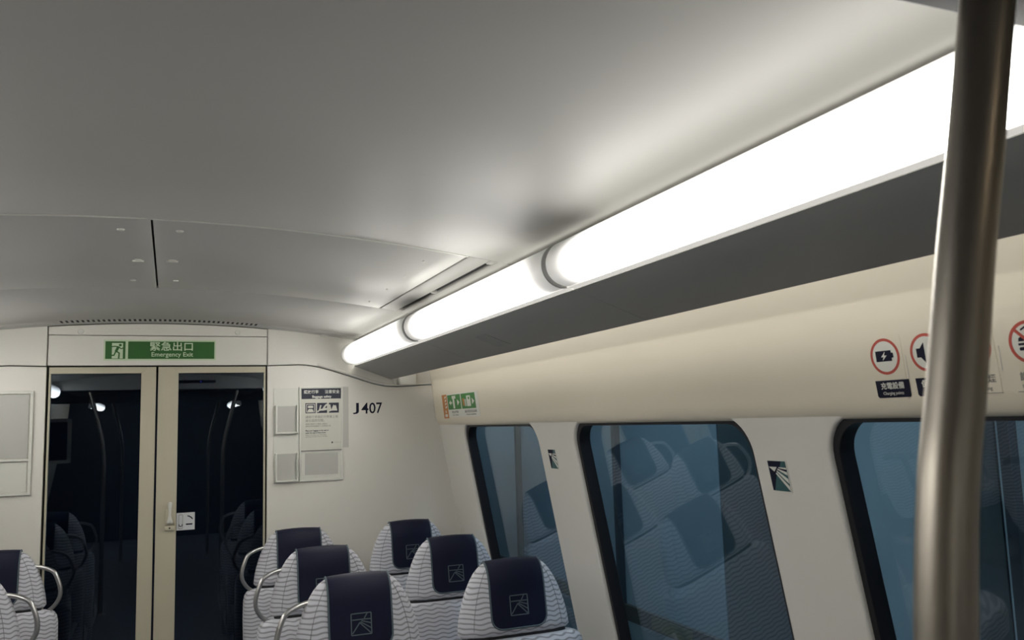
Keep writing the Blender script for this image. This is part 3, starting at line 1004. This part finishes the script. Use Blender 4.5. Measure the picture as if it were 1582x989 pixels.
def emblem(yc, label):
    e = empty('emblem_plate', (1.456, yc, 1.47))
    tag(e, label, 'emblem', 'emblem plates between the windows')
    vz = -0.152

    def S(name, loops, off, m, d=0.0008):
        return link(name, onroot(e, plate_me(loops, d, 0, SM @ Matrix.Translation((-yc, vz, off)))), m, e)
    S('plate', [rrect(-0.036, 0.036, -0.042, 0.042, 0.004, 3)], 0.0016, M_white, 0.0016)
    S('field', [rect(-0.033, 0.033, -0.038, 0.038)], 0.0020, M_ink, 0.0004)
    S('field', [[(-0.026, -0.038), (0.033, -0.038), (0.033, 0.014), (-0.004, 0.010), (-0.018, -0.020)]], 0.0024, M_teal, 0.0004)
    S('field', [[(0.010, 0.022), (0.018, 0.038), (0.033, 0.038), (0.033, 0.024)]], 0.0024, M_teal, 0.0004)
    S('symbol', [[(-0.031, 0.023), (-0.001, 0.023), (-0.013, 0.011)]], 0.0028, M_white, 0.0004)
    for a, b, c, d in (((0.004, 0.0225), (0.033, 0.0225), (0.033, 0.0175), (0.006, 0.0205)), ((0.001, 0.019), (0.033, 0.011), (0.033, 0.003), (-0.001, 0.0165)),
                       ((-0.003, 0.014), (0.033, -0.006), (0.033, -0.018), (-0.005, 0.0115)), ((-0.006, 0.009), (0.033, -0.025), (0.033, -0.037), (-0.009, 0.006))):
        S('ray', [[a, b, c, d]], 0.0028, M_white, 0.0004)


emblem(1.716, 'small navy and white rayed emblem on the pillar between the nearer two windows')
emblem(3.060, 'small navy and white rayed emblem on the pillar between the farther two windows')

# ------------------------------------------------------------------ seats
REC = math.radians(5)
TOPZ, HH = 1.13, 0.25
UP = Vector((0, math.sin(REC), math.cos(REC)))
BK = Vector((0, math.cos(REC), -math.sin(REC)))


def bp(x, y, h):
    return Vector((x, 0, TOPZ)) + BK * y + UP * (h - HH)


def lerp_tab(tab, t):
    for (a, va), (b, vb) in zip(tab, tab[1:]):
        if t <= b:
            k = (t - a) / (b - a)
            k = max(0, min(1, k))
            return va + (vb - va) * k
    return tab[-1][1]


HW = [(0.0, 0.200), (0.012, 0.210), (0.05, 0.206), (0.085, 0.199), (0.12, 0.189), (0.15, 0.179), (0.18, 0.166), (0.2, 0.155), (0.22, 0.142), (0.235, 0.128), (0.245, 0.114), (0.25, 0.100)]
HN = 2.7


def hd(h):                   # half thickness of the headrest
    if h < 0.012:
        return 0.05 + 0.012 * h / 0.012
    if h < 0.16:
        return 0.062 - 0.010 * (h - 0.012) / 0.148
    k = (h - 0.16) / 0.09
    return 0.052 * math.sqrt(max(0.0, 1 - k ** 2.4)) + 0.0006


def hw(h):
    return lerp_tab(HW, h)


def hfront(x, h):
    q = min(1.0, abs(x) / hw(h))
    return hd(h) * (1 - q ** HN) ** (1 / HN)


def topsag(x):               # the top edge is gently arched
    return 0.5 * x * x


def ring(w_, d_, n, N, h, yoff=0.0, sag=0.0):
    out = []
    for k in range(N):
        a = 2 * math.pi * k / N
        c, s = math.cos(a), math.sin(a)
        x = w_ * math.copysign(abs(c) ** (2 / n), c)
        y = d_ * math.copysign(abs(s) ** (2 / n), s)
        out.append(bp(x, y + yoff, h - sag * x * x))
    return out


def headrest_me():
    hs = [0.0, 0.004, 0.012, 0.03, 0.06, 0.09, 0.12, 0.15, 0.17, 0.19, 0.205, 0.218, 0.228, 0.236, 0.242, 0.246, 0.2485, 0.25]
    return loft_me([ring(hw(h), hd(h), HN, 48, h, 0, 0.5 * (h / HH) ** 2) for h in hs])


def cover_path():
    f = [(h, -1) for h in (0.022, 0.024, 0.028, 0.034, 0.042, 0.055, 0.08, 0.11, 0.14, 0.165, 0.185, 0.2, 0.213, 0.224, 0.232, 0.239, 0.244, 0.2475, 0.2495)]
    return f + [(0.2515, 0)] + [(h, 1) for h in (0.2495, 0.246, 0.24, 0.23, 0.21, 0.18, 0.15, 0.11)]


CW = 0.104


def clim(h, sgn):
    r = 0.038
    if sgn < 0 and h < 0.022 + r:
        q = (0.022 + r - h) / r
        return CW - r + r * math.sqrt(max(0.0, 1 - q * q))
    return CW


def cpt(x, h, sgn, off):
    hh = min(h, 0.2495)
    y = sgn * (hfront(x, hh) + off) if sgn else 0.0
    hz = h + (off if sgn == 0 else off * max(0.0, (h - 0.2) / 0.05) * 0.8)
    return bp(x, y, hz - 0.5 * (min(h, HH) / HH) ** 2 * x * x)


def cover_me():
    path = cover_path()
    N = 16
    vs, fs = [], []
    for off in (0.005, 0.001):
        for h, sg_ in path:
            L = clim(h, sg_)
            for i in range(N + 1):
                vs.append(tuple(cpt(-L + 2 * L * i / N, h, sg_, off)))
    R = len(path)
    base = R * (N + 1)
    for j in range(R - 1):
        for i in range(N):
            a = j * (N + 1) + i
            fs.append((a, a + 1, a + N + 2, a + N + 1))
            fs.append((base + a, base + a + N + 1, base + a + N + 2, base + a + 1))
    for j in range(R - 1):
        for i in (0, N):
            a = j * (N + 1) + i
            fs.append((a, a + N + 1, base + a + N + 1, base + a) if i == 0 else (a, base + a, base + a + N + 1, a + N + 1))
    for i in range(N):
        for j in (0, R - 1):
            a = j * (N + 1) + i
            fs.append((a, base + a, base + a + 1, a + 1))
    me = bpy.data.meshes.new('cover')
    me.from_pydata(vs, [], fs)
    bm = bmesh.new()
    bm.from_mesh(me)
    bmesh.ops.recalc_face_normals(bm, faces=bm.faces)
    bm.to_mesh(me)
    bm.free()
    return finish(me, None, 50)


def piping_me():
    path = cover_path()
    up = [cpt(-clim(h, s_), h, s_, 0.004) for h, s_ in path]
    dn = [cpt(clim(h, s_), h, s_, 0.004) for h, s_ in path]
    bot = [cpt(-0.066 + 0.132 * i / 8, 0.022, -1, 0.004) for i in range(1, 8)]
    return tube_me(up[::-1] + bot + dn, 0.0034, 6)


def flat_on_cover(segs, wdt):
    """embroidered lines: thin ribbons lying on the front of the cover"""
    bm = bmesh.new()
    for (a, b) in segs:
        A, B = Vector(a), Vector(b)
        t = (B - A).normalized()
        n = Vector((-t.y, t.x)) * wdt / 2
        prev = None
        for i in range(5):
            p = A.lerp(B, i / 4)
            pr = []
            for q in (p + n, p - n):
                for o in (0.0048, 0.0064):
                    pr.append(bm.verts.new(cpt(q.x, q.y, -1, o)))
            if prev:
                for i0, i1 in ((1, 3), (0, 1), (3, 2)):
                    bm.faces.new((prev[i0], prev[i1], pr[i1], pr[i0]))
            prev = pr
    bmesh.ops.recalc_face_normals(bm, faces=bm.faces)
    me = bpy.data.meshes.new('emblem')
    bm.to_mesh(me)
    bm.free()
    return me


def emblem_segs():
    c, k = Vector((0.0, 0.098)), 0.033
    T = lambda x, y: (c.x + k * x, c.y + k * y)
    return [(T(-1, -1), T(1, -1)), (T(1, -1), T(1, 1)), (T(1, 1), T(-1, 1)), (T(-1, 1), T(-1, -1)),
            (T(-0.9, 0.42), T(0.2, 0.42)), (T(-0.9, -0.85), T(-0.15, 0.15)), (T(-0.2, 0.15), T(0.9, -0.9)), (T(-0.1, 0.2), T(0.95, -0.45)),
            (T(0.0, 0.3), T(0.95, 0.0)), (T(0.15, 0.42), T(0.95, 0.4)), (T(0.3, 0.5), T(0.6, 0.95))]


def back_me():
    rows = [(-0.009, 0.17, 0.03), (-0.010, 0.205, 0.045), (-0.014, 0.226, 0.056), (-0.022, 0.241, 0.062), (-0.037, 0.251, 0.066), (-0.065, 0.257, 0.07), (-0.15, 0.259, 0.072), (-0.3, 0.256, 0.075), (-0.45, 0.252, 0.08), (-0.58, 0.25, 0.08), (-0.64, 0.24, 0.06)]
    return loft_me([ring(w_, d_, 4.0, 48, h, -0.002, 0.0) for h, w_, d_ in rows])


def seam_me(s):
    pts = []
    for h in (0.006, 0.03, 0.07, 0.11, 0.15, 0.185, 0.21, 0.228):
        x = s * hw(h) * 0.80
        pts.append(bp(x, -hfront(x, h) - 0.0004, h - 0.5 * (h / HH) ** 2 * x * x))
    return tube_me(smooth_path(pts, 3), 0.0009, 6)


def handle_me(s):
    ctrl = [(s * 0.148, 0.0, 0.176), (s * 0.175, -0.004, 0.172), (s * 0.207, -0.012, 0.163), (s * 0.236, -0.018, 0.146), (s * 0.253, -0.02, 0.112), (s * 0.264, -0.02, 0.072), (s * 0.262, -0.018, 0.038),
            (s * 0.246, -0.014, 0.008), (s * 0.225, -0.010, -0.012), (s * 0.20, -0.006, -0.026)]
    return tube_me(smooth_path([bp(*c) for c in ctrl], 5), 0.0088, 12)


SEAT = {'headrest': (headrest_me(), M_fab), 'backrest': (back_me(), M_fab)}


def cushion_me():
    rows = []
    for z, w_, d_ in ((0.33, 0.22, 0.20), (0.34, 0.24, 0.225), (0.40, 0.25, 0.24), (0.43, 0.248, 0.238), (0.45, 0.235, 0.222), (0.456, 0.19, 0.18)):
        rows.append([Vector((w_ * math.copysign(abs(math.cos(a)) ** 0.5, math.cos(a)), -0.40 + d_ * math.copysign(abs(math.sin(a)) ** 0.5, math.sin(a)), z)) for a in [2 * math.pi * k / 40 for k in range(40)]])
    return loft_me(rows)


ped = box_me(-0.05, 0.05, -0.44, -0.30, 0.035, 0.33, 0.012)
foot = box_me(-0.19, 0.19, -0.55, -0.19, 0.0, 0.035, 0.008)
arm = {s: loft_me([[Vector((s * 0.236 + 0.022 * math.cos(a), y, z + 0.015 * math.sin(a))) for a in [2 * math.pi * k / 14 for k in range(14)]] for y, z in ((-0.10, 0.60), (-0.12, 0.61), (-0.30, 0.615), (-0.46, 0.61), (-0.485, 0.60))]) for s in (-1, 1)}
ARMP = {s: tube_me([(s * 0.236, -0.22, 0.42), (s * 0.236, -0.22, 0.605)], 0.014, 10) for s in (-1, 1)}
cush, cov, pip, logo = cushion_me(), cover_me(), piping_me(), flat_on_cover(emblem_segs(), 0.0034)
gap_shade = loft_me([ring(0.192, 0.046, 4.0, 32, h) for h in (-0.03, 0.012)])  # dark block set in the shadow gap between headrest and backrest
seams = {s: seam_me(s) for s in (-1, 1)}
hand = {s: handle_me(s) for s in (-1, 1)}
post = {}


def seat(x, y, label, group, aisle):
    r = empty('passenger_seat', (x, y, 0))
    tag(r, label, 'seat', group)
    link('backrest', SEAT['backrest'][0], M_fab, r)
    link('gap_shade', gap_shade, M_gap, r)
    hr = link('headrest', SEAT['headrest'][0], M_fab, r)
    for s in (-1, 1):
        link('seam', seams[s], M_seam, hr)
    cv = link('headrest_cover', cov, M_navy, r)
    cv['label'] = 'dark navy headrest cover with embroidered emblem'
    link('piping', pip, M_pipe, cv)
    link('embroidered_emblem', logo, M_pipe, cv)
    link('seat_cushion', cush, M_fab, r)
    link('pedestal', ped, M_shell, r)
    link('foot', foot, M_shell, r)
    for s in (-1, 1):
        link('armrest', arm[s], M_shell, r)
        link('armrest_post', ARMP[s], M_shell, r)
    if aisle:
        g = link('grab_handle', hand[aisle], M_hsteel, r)
        g['label'] = 'polished steel grab loop at the headrest'


ROWS = [(2.885, 'front'), (3.590, 'middle'), (4.285, 'rear')]
RW = {'front': 'in the nearest row', 'middle': 'in the middle row', 'rear': 'against the end wall'}
for y, nm in ROWS:
    seat(0.632, y, 'wave patterned seat with grab loop right of the aisle ' + RW[nm], 'passenger seats right of the aisle', -1)
    seat(1.190, y, 'grey wave patterned seat under the windows ' + RW[nm], 'passenger seats right of the aisle', 0)
    seat(-0.655, y, 'wave patterned seat with grab loop left of the aisle ' + RW[nm], 'passenger seats left of the aisle', 1)
    seat(-1.190, y, 'grey wave patterned seat by the left wall ' + RW[nm], 'passenger seats left of the aisle', 0)

# ------------------------------------------------------------------ vestibule bulkhead, poles
bk = struct(link('wall_bulkhead', box_me(-1.44, 1.44, 0.42, 0.535, 2.000, 2.2, 0.004), M_beam), 'bulkhead beam coloured dark for shade across the car over the vestibule edge')
fc = link('fascia', box_me(-1.36, 1.36, 0.535, 0.539, 2.014, 2.2), M_wall, bk)
bk2 = struct(link('wall_bulkhead_rear', box_me(-1.44, 1.44, -3.03, -2.92, 2.004, 2.2, 0.012), M_pan))
struct(link('wall_back', box_me(-1.6, 1.6, BACK - 0.03, BACK, 0, 2.24), M_tunnel))
rd = empty('route_display', (0.12, 0.539, 2.082))
tag(rd, 'black route display with blue light line on the bulkhead beam', 'display')
link('board', box_me(-0.32, 0.32, 0.0, 0.012, -0.014, 0.014, 0.002), M_ink, rd)
link('light_line', box_me(-0.30, -0.02, 0.012, 0.0135, -0.003, 0.003), M_led, rd)
link('light_dot', box_me(0.18, 0.19, 0.012, 0.0135, -0.005, 0.005), M_led, rd)
POLE = [(0.643, 2.000), (0.627, 1.934), (0.5975, 1.812), (0.578, 1.737), (0.5565, 1.643), (0.5405, 1.5755), (0.526, 1.4765), (0.518, 1.38), (0.515, 1.2), (0.515, 0.8), (0.515, 0.0)]


def pole(s, y, label):
    pts = smooth_path([(s * x, y, z) for x, z in POLE], 5)
    r = empty('grab_pole', (s * 0.515, y, 0))
    tag(r, label, 'pole', 'curved steel poles of the vestibule')
    me = tube_me(pts, 0.0198, 32)
    me.transform(Matrix.Translation((-s * 0.515, -y, 0)))
    link('tube', me, M_steel, r)
    link('floor_flange', loft_me([[(rr * math.cos(a), rr * math.sin(a), z) for a in [2 * math.pi * k / 24 for k in range(24)]] for z, rr in ((0, 0.045), (0.006, 0.045), (0.012, 0.03), (0.02, 0.0225))], False), M_steel, r)


pole(1, 0.43, 'thick brushed steel grab pole in the right foreground')
pole(-1, 0.43, 'steel grab pole on the left edge of the vestibule')
pole(1, -2.9, 'steel grab pole at the rear right of the vestibule')
pole(-1, -2.9, 'steel grab pole at the rear left of the vestibule')
sc = empty('wall_screen', (-1.12, -0.6, 1.555))
tag(sc, 'dark information screen with pale frame seen mirrored in the left door pane', 'screen')
link('bezel', plate_me([rrect(-0.23, 0.23, -0.225, 0.225, 0.02), rrect(-0.195, 0.195, -0.19, 0.19, 0.005)], 0.04, 0.004, Matrix(((-1, 0, 0, 0), (0, 0, 1, 0), (0, 1, 0, 0), (0, 0, 0, 1)))), M_frame, sc)
link('display', box_me(-0.2, 0.2, -0.03, -0.012, -0.195, 0.195), M_ink, sc)
link('bracket', box_me(-0.30, -0.18, -0.05, -0.03, -0.04, 0.04, 0.004), M_pan, sc)

# ------------------------------------------------------------------ outside the windows
ps = empty('platform_screen', (2.1, 3.0, 0))
tag(ps, 'bluish platform screen wall seen through the carriage windows', 'screen')


def ext(name, y0, y1, z0, z1, m, x=2.1, t=0.03):
    return link(name, box_me(x - 2.1, x - 2.1 + t, y0 - 3, y1 - 3, z0, z1), m, ps)


YS = [(-2.0, 0.2, M_blue), (0.2, 1.50, M_blued), (1.50, 1.56, M_bluel), (1.575, 1.615, M_bluel), (1.615, 1.74, M_blued), (1.74, 2.42, M_bluel), (2.42, 2.86, M_blued), (2.86, 3.665, M_blue), (3.695, 4.93, M_blue), (4.97, 6.3, M_bluel), (6.33, 9.0, M_blue)]
for a, b, m in YS:
    ext('screen_panel', a + 0.003, b - 0.003, 0.735, 2.6, m)
    ext('kick_panel', a + 0.003, b - 0.003, -0.4, 0.66, m)
for y in (3.68, 4.95, 6.315, 0.2, 1.567):
    ext('mullion', y - 0.016, y + 0.016, -0.4, 2.6, M_mull, 2.07, 0.05)
ext('rail', -2, 9, 0.662, 0.733, M_rail, 2.085, 0.03)
for y in (3.25, 4.2, 5.3, 2.2):
    ext('rail_tape', y - 0.16, y + 0.16, 0.670, 0.725, M_tape, 2.082, 0.004)
for k, y in enumerate((0.6, 2.9, 5.2)):
    lm = empty('screen_fill_lamp', (1.9, y, 2.52))  # unseen lamps added to light the screen wall
    tag(lm, ('near', 'middle', 'far')[k] + ' added tube lamp lighting the screen wall outside the windows', 'lamp', 'added lamps outside the windows')
    link('tube', tube_me([(0, -0.9, 0), (0, 0.9, 0)], 0.03, 12), M_lampout, lm)
    link('lamp_bracket', box_me(-0.02, 0.1995, -0.02, 0.02, 0.05, 0.075), M_pan, lm)
    link('reflector', box_me(-0.06, 0.06, -0.95, 0.95, 0.035, 0.06, 0.004), M_frame, lm)
struct(link('wall_tunnel', box_me(-2.6, -2.55, -3, 9, -0.4, 2.8), M_tunnel))

# vestibule downlights and the lit saloon behind the vestibule (seen mirrored in the door glass)
M_warm = mat('downlight_lens', (0.8, 0.75, 0.6), emit=(1.0, 0.80, 0.55), es=30.0)
for k, (x, y) in enumerate(((-0.8, -0.2), (0.8, -0.2), (-0.8, -1.8), (0.8, -1.8))):
    r = empty('downlight', (x, y, zc(x)))
    tag(r, ('left', 'right')[k % 2] + ' round downlight in the ' + ('front', 'rear')[k // 2] + ' of the vestibule ceiling', 'light', 'vestibule downlights')
    rg = [[(rr * math.cos(a), rr * math.sin(a), z) for a in [2 * math.pi * j / 24 for j in range(24)]] for z, rr in ((0.004, 0.05), (-0.006, 0.048), (-0.006, 0.036), (-0.001, 0.034))]
    link('bezel', loft_me(rg, False), M_frame, r)
    link('lens', loft_me([[(rr * math.cos(a), rr * math.sin(a), z) for a in [2 * math.pi * j / 24 for j in range(24)]] for z, rr in ((-0.0005, 0.034), (-0.002, 0.030), (-0.003, 0.012))]), M_warm, r)
for s in (1, -1):
    L = -3.05 - BACK - 0.1
    tmr = tube_mat(TUBE, L)
    root = empty('light_tube', (LC[0] * s, -3.05 - L / 2 - 0.03, LC[1]))
    tag(root, 'tube light of the rear saloon on the %s side' % LAB_SIDE[s], 'light', 'ceiling light tubes')
    link('diffuser', loft_me([[(px * s, yy, pz) for px, pz in arc(rr, 108, 296, 20)] for yy, rr in ((-L / 2, 0.046), (-L / 2 + 0.014, LR), (L / 2 - 0.014, LR), (L / 2, 0.046))]), tmr, root)
